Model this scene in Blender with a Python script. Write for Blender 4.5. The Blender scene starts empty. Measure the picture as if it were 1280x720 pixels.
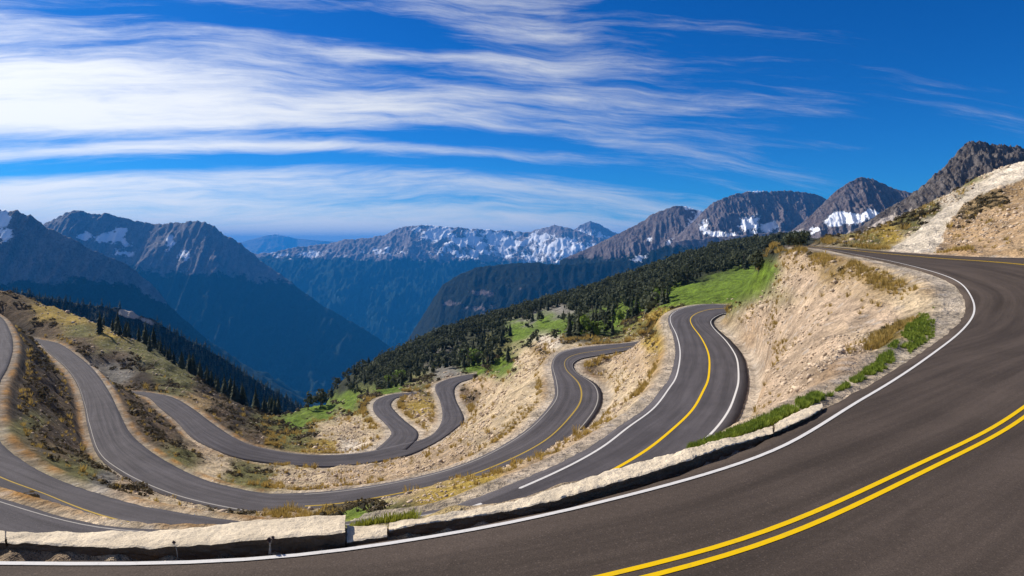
import bpy, math, random
import numpy as np
from mathutils import Vector, kdtree
R = math.radians
rng = np.random.default_rng(7)
random.seed(7)
sc = bpy.context.scene
col = sc.collection
F, U0, V0 = 800.0, 640.0, 305.0          # focal length and horizon of the camera, in photo pixels

# ------------------------------------------------------------------ camera
cam = bpy.data.cameras.new('camera'); camo = bpy.data.objects.new('camera', cam); col.objects.link(camo)
cam.sensor_width = 36; cam.lens = 36 * F / 1280
cam.shift_y = -(360 - V0) / 1280
camo.rotation_euler = (R(90), 0, 0)
cam.clip_start = .1; cam.clip_end = 200000
sc.camera = camo

# ------------------------------------------------------------------ noise
_P = np.random.default_rng(3).permutation(512)
_G = np.random.default_rng(4).normal(size=(512, 2)); _G /= np.linalg.norm(_G, axis=1)[:, None]
def perlin(x, y, seed=0):
    x = np.asarray(x, float) + seed * 17.31; y = np.asarray(y, float) + seed * 5.77
    xi = np.floor(x).astype(int); yi = np.floor(y).astype(int); xf = x - xi; yf = y - yi
    def g(i, j, dx, dy):
        h = _P[(_P[i & 511] + j) & 511]; return _G[h, 0] * dx + _G[h, 1] * dy
    u = xf ** 3 * (xf * (xf * 6 - 15) + 10); v = yf ** 3 * (yf * (yf * 6 - 15) + 10)
    a = g(xi, yi, xf, yf); b = g(xi + 1, yi, xf - 1, yf); c = g(xi, yi + 1, xf, yf - 1); d = g(xi + 1, yi + 1, xf - 1, yf - 1)
    return (a + (b - a) * u + (c + (d - c) * u - a - (b - a) * u) * v) * 1.5
def fbm(x, y, o=4, seed=0, gain=.5):
    s = 0; a = 1; t = 0
    for k in range(o):
        s = s + a * perlin(x * 2 ** k, y * 2 ** k, seed + k); t += a; a *= gain
    return s / t
def ridged(x, y, o=5, seed=0, gain=.55):
    s = 0; a = 1; t = 0
    for k in range(o):
        n = 1 - np.abs(perlin(x * 2 ** k, y * 2 ** k, seed + k)) * 1.7
        s = s + a * n * n; t += a; a *= gain
    return s / t
def sstep(x, a, b):
    x = np.clip((x - a) / (b - a), 0, 1); return x * x * (3 - 2 * x)

# ------------------------------------------------------------------ materials
def newmat(name):
    m = bpy.data.materials.new(name); m.use_nodes = True
    nt = m.node_tree; nt.nodes.clear()
    out = nt.nodes.new('ShaderNodeOutputMaterial'); b = nt.nodes.new('ShaderNodeBsdfPrincipled')
    nt.links.new(b.outputs[0], out.inputs[0])
    return m, nt, b
class N:
    def __init__(s, nt): s.nt = nt
    def n(s, t, **k):
        x = s.nt.nodes.new(t)
        for a, b in k.items(): setattr(x, a, b)
        return x
    def put(s, sock, v):
        if isinstance(v, bpy.types.NodeSocket): s.nt.links.new(v, sock)
        elif v is not None: sock.default_value = v
    def math(s, op, a, b=None, c=None, clamp=False):
        x = s.n('ShaderNodeMath', operation=op, use_clamp=clamp)
        s.put(x.inputs[0], a); s.put(x.inputs[1], b); s.put(x.inputs[2], c)
        return x.outputs[0]
    def mix(s, f, a, b, mode='MIX'):
        x = s.n('ShaderNodeMix', data_type='RGBA', blend_type=mode)
        s.put(x.inputs[0], f)
        s.put(x.inputs[6], a if isinstance(a, bpy.types.NodeSocket) else (*a, 1)); s.put(x.inputs[7], b if isinstance(b, bpy.types.NodeSocket) else (*b, 1))
        return x.outputs[2]
    def ramp(s, v, a, b, c=0.0, d=1.0):
        x = s.n('ShaderNodeMapRange', interpolation_type='SMOOTHSTEP')
        s.put(x.inputs[0], v); s.put(x.inputs[1], a); s.put(x.inputs[2], b); s.put(x.inputs[3], c); s.put(x.inputs[4], d)
        return x.outputs[0]
    def noise(s, vec, scale, det=4, rough=.55, dist=0):
        x = s.n('ShaderNodeTexNoise'); s.put(x.inputs['Vector'], vec)
        x.inputs['Scale'].default_value = scale; x.inputs['Detail'].default_value = det
        x.inputs['Roughness'].default_value = rough; x.inputs['Distortion'].default_value = dist
        return x.outputs[0]
    def vor(s, vec, scale, feat='F1'):
        x = s.n('ShaderNodeTexVoronoi', feature=feat); s.put(x.inputs['Vector'], vec); x.inputs['Scale'].default_value = scale
        return x
    def attr(s, name):
        x = s.n('ShaderNodeAttribute'); x.attribute_name = name; return x
    def bump(s, h, strength, dist, nrm=None):
        x = s.n('ShaderNodeBump'); x.inputs['Strength'].default_value = strength; x.inputs['Distance'].default_value = dist
        s.put(x.inputs['Height'], h); s.put(x.inputs['Normal'], nrm); return x.outputs[0]
    def pos(s):
        return s.n('ShaderNodeNewGeometry').outputs['Position']

def mat_plain(name, c, rough=.8, var=.25, scale=3.0, bump=.3, bd=.05, spec=.3):
    m, nt, b = newmat(name); n = N(nt); p = n.pos()
    f = n.noise(p, scale, 5)
    n.put(b.inputs['Base Color'], n.mix(n.ramp(f, .3, .7), tuple(x * (1 - var) for x in c), tuple(min(1, x * (1 + var)) for x in c)))
    b.inputs['Roughness'].default_value = rough; b.inputs['Specular IOR Level'].default_value = spec
    if bump: n.put(b.inputs['Normal'], n.bump(n.noise(p, scale * 4, 5), bump, bd))
    return m

def mat_ground():
    m, nt, b = newmat('mountain_soil'); n = N(nt); p = n.pos()
    c = n.attr('Col').outputs['Color']; veg = n.attr('veg').outputs['Fac']
    big = n.noise(p, .06, 5, .6); mid = n.noise(p, .35, 6, .65); fine = n.noise(p, 2.2, 5, .7)
    st = n.vor(p, .8); st2 = n.vor(p, 2.6)
    v = n.math('MULTIPLY', n.ramp(mid, .28, .72, .62, 1.36), n.ramp(big, .3, .7, .84, 1.14))
    v = n.math('MULTIPLY', v, n.ramp(fine, .3, .7, .72, 1.26))
    col1 = n.mix(1.0, c, n.mix(0.0, (1, 1, 1), (1, 1, 1)), 'MULTIPLY')
    vm = n.n('ShaderNodeVectorMath', operation='SCALE'); n.put(vm.inputs[0], col1); n.put(vm.inputs[3], v)
    # paler stones and browner soil between them, fewer where plants grow
    stone = n.math('MULTIPLY', n.ramp(st.outputs['Distance'], .18, .45, 1, 0), n.ramp(st.outputs['Color'], .45, .6))
    stone = n.math('MULTIPLY', stone, n.math('SUBTRACT', 1.0, veg, clamp=True))
    c2 = n.mix(n.math('MULTIPLY', stone, .45), vm.outputs[0], (.50, .45, .40))
    dirt = n.math('MULTIPLY', n.math('MULTIPLY', n.ramp(n.noise(p, .9, 6, .7), .52, .66), n.ramp(big, .35, .65, .2, .75)), n.math('SUBTRACT', 1.0, n.attr('clean').outputs['Fac']))
    c3 = n.mix(dirt, c2, n.mix(.62, c2, (.085, .055, .03)))
    tuft = n.math('MULTIPLY', n.ramp(n.noise(p, .55, 6, .75), .5, .6), veg)
    c4 = n.mix(n.math('MULTIPLY', tuft, .62), c3, n.mix(.75, c3, (.02, .022, .01)))
    n.put(b.inputs['Base Color'], c4)
    b.inputs['Roughness'].default_value = .95; b.inputs['Specular IOR Level'].default_value = .15
    h = n.math('ADD', n.math('MULTIPLY', mid, 1.6), n.math('ADD', n.math('MULTIPLY', n.noise(p, 1.3, 6, .7), .8), n.math('MULTIPLY', fine, .2)))
    h = n.math('SUBTRACT', h, n.math('MULTIPLY', st2.outputs['Distance'], .12))
    n.put(b.inputs['Normal'], n.bump(h, .9, 1.0))
    return m

def mat_asphalt(name, c, track=.16):
    m, nt, b = newmat(name); n = N(nt); p = n.pos()
    uv = n.n('ShaderNodeUVMap'); uv.uv_map = 'UVMap'
    sep = n.n('ShaderNodeSeparateXYZ'); n.put(sep.inputs[0], uv.outputs[0])
    # wheel tracks polished along the lanes, patchy; x = metres across, y = metres along
    cmb = n.n('ShaderNodeCombineXYZ'); n.put(cmb.inputs[0], n.math('MULTIPLY', sep.outputs[0], 1.0)); n.put(cmb.inputs[1], n.math('MULTIPLY', sep.outputs[1], .035))
    streak = n.noise(cmb.outputs[0], 1.1, 4, .6)
    patch = n.noise(p, .22, 5, .6); grain = n.noise(p, 38, 3, .8); pit = n.noise(p, 9, 4, .7)
    v = n.math('MULTIPLY', n.ramp(streak, .3, .7, 1 - track * 1.6, 1 + track * 2.4), n.ramp(patch, .3, .7, .9, 1.1))
    v = n.math('MULTIPLY', v, n.ramp(grain, .25, .75, .62, 1.42))
    ag = n.vor(p, 42); v = n.math('ADD', v, n.math('MULTIPLY', n.ramp(ag.outputs['Color'], .82, .9), .55))
    ce = n.vor(n.noise(p, .7, 3, .6) if False else p, .33, 'DISTANCE_TO_EDGE'); wob = n.noise(p, 1.7, 6, .75)
    crack = n.math('MULTIPLY', n.ramp(n.math('ADD', ce.outputs['Distance'], n.math('MULTIPLY', n.math('SUBTRACT', wob, .5), .35)), .004, .013, 1, 0), n.ramp(patch, .48, .6, 0, .1))
    v = n.math('MULTIPLY', v, n.math('SUBTRACT', 1.0, n.math('ABSOLUTE', crack)))
    v = n.math('MULTIPLY', v, n.ramp(pit, .3, .7, .9, 1.1))
    vm = n.n('ShaderNodeVectorMath', operation='SCALE'); vm.inputs[0].default_value = c; n.put(vm.inputs[3], v)
    n.put(b.inputs['Base Color'], vm.outputs[0])
    b.inputs['Roughness'].default_value = .93; b.inputs['Specular IOR Level'].default_value = .1
    n.put(b.inputs['Normal'], n.bump(grain, .35, .01))
    return m

def mat_paint(name, c, wear=.5):
    m, nt, b = newmat(name); n = N(nt); p = n.pos()
    w = n.math('MULTIPLY', n.math('MAXIMUM', n.ramp(n.noise(p, 5, 7, .8), .5, .72), n.ramp(n.noise(p, 45, 4, .8), .56, .7)), wear)
    n.put(b.inputs['Base Color'], n.mix(w, c, (.09, .08, .07)))
    b.inputs['Roughness'].default_value = .85; b.inputs['Specular IOR Level'].default_value = .1
    return m

def mat_mountain(name, rock, forest, rock2, scale=1.0, bump=1.0):
    m, nt, b = newmat(name); n = N(nt); p = n.pos()
    mp = n.n('ShaderNodeMapping'); n.put(mp.inputs[0], p); mp.inputs['Scale'].default_value = (1, 1, .45)
    q = mp.outputs[0]
    ra = n.attr('rock').outputs['Fac']; sa = n.attr('snow').outputs['Fac']
    f1 = n.noise(q, .004 * scale, 8, .65); f2 = n.noise(q, .02 * scale, 7, .7); f3 = n.noise(p, .07 * scale, 4, .7)
    rk = n.mix(n.ramp(f2, .35, .65), rock, rock2)
    rk = n.mix(n.ramp(f3, .45, .62, 0, .5), rk, tuple(x * .45 for x in rock))
    fo = n.mix(n.ramp(f3, .35, .65), forest, tuple(x * 1.9 for x in forest))
    rm = n.ramp(n.math('ADD', ra, n.math('MULTIPLY', n.math('SUBTRACT', n.noise(p, .008 * scale, 9, .78), .5), 2.6)), .40, .60)
    cc = n.mix(rm, fo, rk)
    scm = n.ramp(n.math('ADD', n.attr('scree').outputs['Fac'], n.math('MULTIPLY', n.math('SUBTRACT', n.noise(q, .02 * scale, 7, .7), .5), 1.6)), .40, .62)
    scm = n.math('MULTIPLY', scm, n.ramp(n.attr('scree').outputs['Fac'], .12, .3))
    cc = n.mix(scm, cc, (.46, .40, .35))
    sm = n.ramp(n.math('ADD', sa, n.math('MULTIPLY', n.math('SUBTRACT', n.noise(p, .009 * scale, 9, .72), .5), 3.4)), .44, .56)
    sm = n.math('MULTIPLY', sm, n.ramp(sa, .12, .3))
    cc = n.mix(sm, cc, (.83, .84, .88))
    n.put(b.inputs['Base Color'], cc)
    b.inputs['Roughness'].default_value = .95; b.inputs['Specular IOR Level'].default_value = .1
    hh = n.math('MULTIPLY', n.math('ADD', f2, n.math('MULTIPLY', f3, .3)), n.math('SUBTRACT', 1.0, n.math('MULTIPLY', sm, .8)))
    n.put(b.inputs['Normal'], n.bump(hh, .8 * bump, 40.0 / scale))
    return m

def mat_leaf(name, a, b_, scale=.5):
    m, nt, b = newmat(name); n = N(nt); p = n.pos()
    n.put(b.inputs['Base Color'], n.mix(n.ramp(n.noise(p, scale, 3), .35, .65), a, b_))
    b.inputs['Roughness'].default_value = .8; b.inputs['Specular IOR Level'].default_value = .2
    out = [x for x in nt.nodes if x.type == 'OUTPUT_MATERIAL'][0]
    tr = n.n('ShaderNodeBsdfTranslucent'); tr.inputs[0].default_value = (*[min(1, x * 1.3) for x in b_], 1)
    ms = n.n('ShaderNodeMixShader'); ms.inputs[0].default_value = .25
    n.put(ms.inputs[1], b.outputs[0]); n.put(ms.inputs[2], tr.outputs[0]); nt.links.new(ms.outputs[0], out.inputs[0])
    return m

M = dict(
    ground=mat_ground(),
    asphalt=mat_asphalt('asphalt', (.056, .043, .035), .17),
    asphalt_far=mat_asphalt('worn_asphalt', (.066, .060, .064), .14),
    white=mat_paint('white_paint', (.58, .56, .54), .4),
    palewhite=mat_paint('faded_white_paint', (.30, .28, .26), .6),
    yellow=mat_paint('yellow_paint', (.66, .42, .0), .3),
    oldyellow=mat_paint('faded_yellow_paint', (.34, .23, .04), .6),
    stone=None,
    needles=mat_leaf('needles', (.02, .03, .014), (.075, .085, .045), .12),
    brightleaf=mat_leaf('meadow_leaves', (.06, .10, .014), (.14, .20, .03), .2),
    bark=mat_plain('bark', (.10, .07, .05), .9, .3, 6),
    scrub=mat_leaf('scrub_leaves', (.028, .026, .014), (.10, .075, .038), .3),
    drygrass=mat_leaf('dry_tufts', (.26, .18, .05), (.44, .31, .09), .3),
    grass=mat_leaf('verge_grass', (.07, .12, .012), (.22, .27, .035), 1.6),
    rock=mat_plain('loose_rock', (.47, .365, .26), .95, .3, 1.2, .5, .05, .15),
    stem=mat_plain('dry_stem', (.55, .47, .36), .9, .2, 20, 0),
    head=mat_plain('seed_head', (.16, .10, .08), .9, .4, 60, 0),
)
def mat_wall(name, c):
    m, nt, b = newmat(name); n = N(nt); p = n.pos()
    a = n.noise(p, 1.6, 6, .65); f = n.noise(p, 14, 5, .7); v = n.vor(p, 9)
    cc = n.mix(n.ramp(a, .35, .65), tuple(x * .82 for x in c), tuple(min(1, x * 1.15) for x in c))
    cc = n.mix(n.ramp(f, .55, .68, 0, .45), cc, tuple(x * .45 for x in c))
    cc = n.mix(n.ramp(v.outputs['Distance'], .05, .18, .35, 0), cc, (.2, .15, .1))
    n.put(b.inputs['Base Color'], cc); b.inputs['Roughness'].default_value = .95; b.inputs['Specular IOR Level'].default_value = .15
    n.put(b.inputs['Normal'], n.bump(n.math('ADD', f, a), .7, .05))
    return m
M['stone'] = mat_wall('pale_stone', (.62, .52, .38)); M['darkface'] = mat_wall('shaded_weathered_face', (.15, .10, .06))  # darkface: weathered brown stone with the shade of front and ends painted in

# ------------------------------------------------------------------ mesh helpers
def mesh_np(name, verts, faces, mat, smooth=True, parent=None, link=True):
    verts = np.asarray(verts, np.float32); faces = np.asarray(faces, np.int32)
    me = bpy.data.meshes.new(name); me.vertices.add(len(verts)); me.vertices.foreach_set('co', verts.ravel())
    k = faces.shape[1]; me.loops.add(faces.size); me.loops.foreach_set('vertex_index', faces.ravel())
    me.polygons.add(len(faces)); me.polygons.foreach_set('loop_start', np.arange(0, faces.size, k, dtype=np.int32))
    me.polygons.foreach_set('loop_total', np.full(len(faces), k, np.int32))
    me.update(calc_edges=True); me.validate()
    if smooth: me.polygons.foreach_set('use_smooth', np.ones(len(me.polygons), bool))
    for mm in (mat if isinstance(mat, (list, tuple)) else [mat]): me.materials.append(mm)
    o = bpy.data.objects.new(name, me)
    if link: col.objects.link(o)
    if parent is not None: o.parent = parent
    return o
def tag(o, label=None, cat=None, group=None, kind=None):
    if label: o['label'] = label
    if cat: o['category'] = cat
    if group: o['group'] = group
    if kind: o['kind'] = kind
    return o
def gridfaces(nr, nc, flip=False):
    i = np.arange(nr - 1)[:, None] * nc + np.arange(nc - 1)[None, :]
    i = i.ravel(); f = np.stack([i, i + 1, i + nc + 1, i + nc], 1)
    return f[:, ::-1] if flip else f
def fattr(me, name, val):
    a = me.attributes.new(name, 'FLOAT', 'POINT'); a.data.foreach_set('value', np.asarray(val, np.float32).ravel())
def cattr(me, name, rgb):
    a = me.attributes.new(name, 'FLOAT_COLOR', 'POINT'); x = np.ones((len(rgb), 4), np.float32); x[:, :3] = rgb
    a.data.foreach_set('color', x.ravel())
def P(u, v, z):                       # a point seen at pixel (u, v) that lies at height z below the camera
    d = -z * F / (v - V0); return ((u - U0) / F * d, d, z)
def PD(u, v, d):
    return ((u - U0) / F * d, d, -(v - V0) / F * d)
def catmull(pts, step):
    pts = np.asarray(pts, float); out = []
    for i in range(len(pts) - 1):
        p0 = pts[max(i - 1, 0)]; p1 = pts[i]; p2 = pts[i + 1]; p3 = pts[min(i + 2, len(pts) - 1)]
        h = len(p1) // 2
        L = max(np.linalg.norm((p2 - p1)[:3]), np.linalg.norm((p2 - p1)[-3:])); n = max(2, int(L / step))
        for k in range(n):
            t = k / n; out.append(.5 * (2 * p1 + (p2 - p0) * t + (2 * p0 - 5 * p1 + 4 * p2 - p3) * t * t + (3 * p1 - p0 - 3 * p2 + p3) * t ** 3))
    out.append(pts[-1]); return np.array(out)
def smooth_rows(a, it):
    a = a.copy()
    for _ in range(it): a[1:-1] = .25 * a[:-2] + .5 * a[1:-1] + .25 * a[2:]
    return a

# ------------------------------------------------------------------ roads (edge pairs: far/left edge, near/right edge)
def pairs(rows): return [tuple(P(a, b, z)) + tuple(P(c, d, z)) for (a, b, c, d, z) in rows]
rA = pairs([(985,383,990,394,-14.0),(930,382,940,393,-14.0),(905,380.5,916,391.5,-14.0),(880,380,903,393,-14.2),(855,384,893,399,-14.4),(838,392,892,405,-14.6),(835,402,899,413,-15),(841,418,915,427,-15.6),
    (844,440,930,447,-16.2),(838,469,935,474,-16),(828,484,933,491,-15.7),(807,510,926,514,-15),(773,533,908,543,-14.2),(740,557,875,573,-13.4),(690,583,815,612,-12.8),
    (640,604,755,645,-12.2),(603,619,690,680,-12),(553,638,610,710,-12),(480,648,500,730,-12),(380,656,380,738,-12),(250,664,240,738,-12),(140,660,110,735,-12),(50,638,0,705,-12.2),
    (0,622,-60,675,-12.4),(-80,600,-160,640,-12.8),(-200,575,-280,605,-13.5),(-360,550,-440,575,-14)])
rB = pairs([(-12,416,-14,420,-38.5),(20,419,14,424,-38),(50,424,42,426,-38),(75,430,62,442,-37.5),(100,447,82,460,-37),(117,462,96,480,-36.5),(135,487,105,508,-36),(148,513,109,532,-35.5),(162,540,121,567,-35),
    (187,563,147,590,-34),(227,587,187,611,-33.5),(267,603,233,627,-33),(320,615,300,641,-32.5),(353,617,350,646,-32),(420,613,425,643,-31.5),(487,603,495,629,-31),(553,588,575,612,-30),
    (603,570,630,592,-29),(634,553,666,580,-28.2),(659,536,705,560,-27.5),(681,514,734,532,-27.2),(693,495,752,504,-27.2),(692,476,748,482,-27),(689,456,722,466,-26.6),(697,442,717,455,-26.4),(715,436,728,448,-26.2),(745,432,752,444,-26),(778,429,784,438,-25.8),(815,425,820,434,-25.6)])
rL = pairs([(-60,380,-70,392,-25.5),(-20,385,-40,398,-25.2),(2,397,-30,405,-25),(13,415,-28,425,-24.2),(16,434,-35,445,-23.4),(10,457,-48,465,-22.6),(0,476,-66,490,-21.8),(-6,500,-85,520,-20.8),(-8,525,-95,552,-19.8),
    (0,552,-60,596,-18.6),(33,579,-15,606,-18.1),(67,597,45,624,-17.7),(110,613,82,637,-17.2),(167,630,131,650,-16.6),(233,642,182,660,-16),(290,650,250,672,-15.2),(350,660,320,690,-14.2),(400,668,390,700,-13.2)])
rC = pairs([(120,488,126,490,-45),(165,489,168,492,-44.8),(190,491,186,497,-44.5),(217,497,200,510,-44),(240,510,220,526,-44),(267,530,240,547,-44),(293,547,267,561,-44.5),(320,558,300,573,-45.5),(370,567,365,582,-47),
    (420,568.5,420,583.5,-48.5),(462,564,470,578,-49.5),(497,556,510,569.5,-50.3),(531,548,545,553,-51),(547,536,569,536,-52),(553,520,580,523,-54),(550,501,570,500,-56),(544,487,568,487,-57),(547,479,573,480,-57.5),(566,472,582,476,-58),(594,467,598,472,-58),(630,465,634,470,-58)])
rE = pairs([(470,561,508,561,-50.2),(484,549,521,549,-50.8),(489,540,522,539,-51.5),(481,529,509,528,-53),(469,517,497,517,-55),(466,507,489,507,-56.5),(473,498,492,500,-57.5),(494,492,502,496,-58),(530,490,534,494,-58.5)])
fg = [((-45,20),(-44,17),(-42,13.5),-5,-5,-5),((-30,14.2),(-29.5,11.2),(-29,7.5),-5,-5,-5),((-14,10.5),(-13.8,8.0),(-13.5,4.3),-5,-5,-5)]
def fi(u, v, c, o, z=-5, zc=-5, zo=-5):
    p = P(u, v, z); fg.append(((p[0], p[1]), c, o, z, zc, zo))
fi(0,700,(-8,7.8),(-8,4.2)); fi(160,704.5,(-5.9,7.7),(-5.8,4.1)); fi(320,700,(-3.9,7.85),(-3.7,4.1)); fi(430,687,(-2.3,8.1),(-2,4.3)); fi(540,668,(-.7,8.55),(0,4.8))
fi(640,653,(.95,9.32),(2.2,5.6)); fi(750,624,(2.9,10.1),(4.6,6.6)); fi(850,594,(5.1,11.35),(7.6,8)); fi(960,552,(9.0,14.2),(12.2,10.5)); fi(1047,502,(13.2,17.3),(17,14))
fi(1093,477,(16.8,20.4),(21.5,16.5)); fi(1143,446,(22.3,25),(28,21)); fi(1189,413,(31,31.5),(37,27.5),-4.8,-4.75,-4.6); fi(1207,390,(37,38),(45,36),-4.36,-4.0,-3.8)
fg.append(((31.4,44.5),(40.5,44),(49,42),-3.62,-2.9,-2.7)); fg.append(((34.4,50),(42.4,50.5),(50,50),-3.0,-1.9,-1.7)); fg.append(((36.4,56),(44,59),(50.5,58),-2.45,-1.62,-1.35))
fg.append(((38.8,66),(45.2,68),(50,69),-1.82,-1.5,-1.38)); fg.append(((41,78),(46,81),(49.3,82),-1.17,-1.1,-1.05)); fg.append(((45,95),(47.5,98),(49.2,99),-.5,-.48,-.45)); fg.append(((50,118),(52,119),(54,120),-.3,-.3,-.3))
rF = [(a[0],a[1],za,b[0],b[1],zb,c[0],c[1],zc) for a,b,c,za,zb,zc in fg]

samples = []       # surface samples of every road, for grading the terrain: x, y, z
road_edges = []
def make_road(rows, name, mat, step, ncross=9, three=False, smooth=2, sink=0, label=None):
    r = catmull(rows, step); r = smooth_rows(r, smooth)
    a = r[:, :3]; c = r[:, -3:]
    mid = r[:, 3:6] if three else (a + c) / 2
    w = np.linalg.norm(a - mid, axis=1) ; w2 = np.linalg.norm(c - mid, axis=1)
    s = np.linspace(-1, 1, ncross)
    V = np.empty((len(r), ncross, 3)); X = np.empty((len(r), ncross))
    for j, t in enumerate(s):
        V[:, j] = mid + (a - mid) * (-t) if t < 0 else mid + (c - mid) * t
        X[:, j] = t * (w if t < 0 else w2)
    # ragged asphalt edge
    along = np.concatenate([[0], np.cumsum(np.linalg.norm(np.diff(mid, axis=0), axis=1))])
    for j, sg in ((0, -1), (ncross - 1, 1)):
        d = (V[:, j] - mid); d /= np.linalg.norm(d, axis=1)[:, None]
        V[:, j] += d * (fbm(along * .8, along * 0 + j, 3, 5) * .16 * min(1, step * 2))[:, None]
    # camber and thickness: a skirt goes down at both sides
    n = len(r); sk1 = V[:, :1] - np.array([0, 0, .22]); sk2 = V[:, -1:] - np.array([0, 0, .22])
    W = np.concatenate([sk1, V, sk2], 1); f = gridfaces(n, ncross + 2, True)
    o = mesh_np(name, W.reshape(-1, 3), f, mat)
    uvl = o.data.uv_layers.new(name='UVMap')
    XX = np.concatenate([X[:, :1], X, X[:, -1:]], 1); AA = np.repeat(along[:, None], ncross + 2, 1)
    vi = np.empty(len(o.data.loops), np.int32); o.data.loops.foreach_get('vertex_index', vi)
    uvl.data.foreach_set('uv', np.stack([XX.ravel()[vi], AA.ravel()[vi]], 1).astype(np.float32).ravel())
    tag(o, kind='structure', label=label)
    sp = 8 if not three else 26
    for k in range(sp + 1):
        t = -1 + 2 * k / sp
        q = mid + (a - mid) * (-t) if t < 0 else mid + (c - mid) * t
        samples.append(q[::1])
    road_edges.append((a, mid, c, along))
    return a, mid, c, w, w2, o
def marking(rd, side, off, width, mat, name, a0=0, a1=None, label=None, lift=.006, sm=4):
    """line along the road: off metres from edge (side -1/+1) or from the middle (side 0)"""
    a, mid, c = rd[:3]
    if callable(off): off = off(a)[:, None]
    if side == 0:
        d = (c - mid); L = np.linalg.norm(d, axis=1)[:, None]; d /= L; base = mid + d * off
    elif side < 0:
        d = (mid - a); d /= np.linalg.norm(d, axis=1)[:, None]; base = a + d * off
    else:
        d = (mid - c); d /= np.linalg.norm(d, axis=1)[:, None]; base = c + d * off
    base = smooth_rows(base, sm)
    V = np.stack([base - d * width / 2, base + d * width / 2], 1)[a0:a1]; V[:, :, 2] += lift
    o = mesh_np(name, V.reshape(-1, 3), gridfaces(len(V), 2, not side > 0), mat)
    tag(o, kind='structure', label=label)
    return o
RF = make_road(rF, 'road', M['asphalt'], .8, 27, True, 6)
RA = make_road(rA, 'road', M['asphalt_far'], 1.0, 9, False, 5)
RB = make_road(rB, 'road', M['asphalt_far'], 1.0, 9, False, 5)
RL = make_road(rL, 'road', M['asphalt_far'], 1.0, 9, False, 5)
RC = make_road(rC, 'road', M['asphalt_far'], 1.2, 9, False, 3)
RE = make_road(rE, 'road', M['asphalt_far'], 1.2, 9, False, 3)
RE[5].location.z = -.03
marking(RF, -1, lambda a: .09 + .38 * sstep(a[:, 0], 0, 7), .105, M['white'], 'road_marking', lift=.014, sm=0)
marking(RF, 0, -.14, .115, M['yellow'], 'road_marking', lift=.008); marking(RF, 0, .14, .115, M['yellow'], 'road_marking', lift=.008)
kA = int(np.argmin(abs(RA[0][:, 0] / RA[0][:, 1] * F + U0 - 560) + 1e3 * (RA[0][:, 1] > 60)))
marking(RA, -1, .75, .17, M['white'], 'road_marking', lift=.012, a1=kA + 12); marking(RA, -1, .4, .09, M['palewhite'], 'road_marking', lift=.012, a0=kA); marking(RA, 1, 1.05, .2, M['white'], 'road_marking', lift=.012, a1=kA)
marking(RA, 0, 0, .24, M['yellow'], 'road_marking', lift=.012, a1=kA)
kB = int(np.argmin(abs(RB[1][:, 0] / RB[1][:, 1] * F + U0 - 380)))
marking(RB, -1, .6, .16, M['palewhite'], 'road_marking', lift=.015, a0=kB); marking(RB, 1, .8, .2, M['palewhite'], 'road_marking', lift=.015)
marking(RB, 0, .7, .3, M['oldyellow'], 'road_marking', lift=.015, a0=kB)
marking(RL, 0, .9, .14, M['oldyellow'], 'road_marking', lift=.012)

# ------------------------------------------------------------------ terrain height
ctl = []           # t, ln y, v (= -z / y)
def add(p, dz=0): ctl.append((p[0] / p[1], math.log(p[1]), -(p[2] + dz) / p[1]))
def addd(u, v, d): ctl.append(((u - U0) / F, math.log(d), (v - V0) / F))
for rd, st in ((RA, 7), (RB, 9), (RL, 7), (RC, 10), (RE, 10)):
    for i in range(0, len(rd[0]), st):
        for q in (rd[0][i], rd[2][i]):
            if q[1] > 3: add(q, -.1)
a, mid, c = RF[:3]
tan = np.gradient(a, axis=0); nrm = np.stack([-tan[:, 1], tan[:, 0]], 1); nrm /= np.linalg.norm(nrm, axis=1)[:, None]
for i in range(0, len(a), 4):
    if a[i, 1] < 4: continue
    left = a[i, 0] < 7.4 and a[i, 1] < 20
    offs = ((.3, -.03), (1.1, -.1), (2.2, -1.3), (4.5, -3.9)) if left else ((.3, .0), (1.6, .08), (3.6, -.7))
    if not left and a[i, 0] < 15: offs = ((.3, .0), (1.4, -.1), (3.4, -2.1))
    if a[i, 1] > 39: offs = ((.5, -.05), (3.5, -.9))
    for o_, dz in offs:
        add((a[i, 0] + nrm[i, 0] * o_, a[i, 1] + nrm[i, 1] * o_, a[i, 2] + dz))
for i in range(0, len(c), 5):
    if c[i, 1] > 50: add((c[i, 0] + .5, c[i, 1], c[i, 2] + .05))
    elif c[i, 1] > 4: add((c[i, 0] + .8, c[i, 1] - .8, c[i, 2] - .1))
    if 4 < mid[i, 1]: add(mid[i], -.1)
# right-hand cut slope above the far leg
for u, v, d in [(1020,312,125),(1077,307,104),(1100,294,108),(1147,267,114),(1207,233,119),(1253,210,122),(1280,203,124),(1400,150,128),(1600,100,125),
                (1280,285,78),(1280,250,97),(1240,290,84),(1200,300,88),(1180,290,95),(1220,262,102),(1340,240,85),(1500,200,85),(1120,307,98),
                (1207,262,165),(1280,245,170),(1400,200,170),(1100,318,170),(1500,300,40),(1700,250,60),(1700,420,20),(1000,318,150)]: addd(u, v, d)
# scree spur between the two roads
for u, v, d in [(1010,311,99),(985,326,103),(960,344,108),(930,367,114),(907,387,117),(1000,420,60),(1000,480,32),(1100,400,45),(1100,440,33),(960,470,50),(960,400,88),(1050,370,62),(1150,370,47),(1060,450,33),(985,505,34),
                (960,362,150),(1010,332,150),(930,392,132)]: addd(u, v, d)
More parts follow.
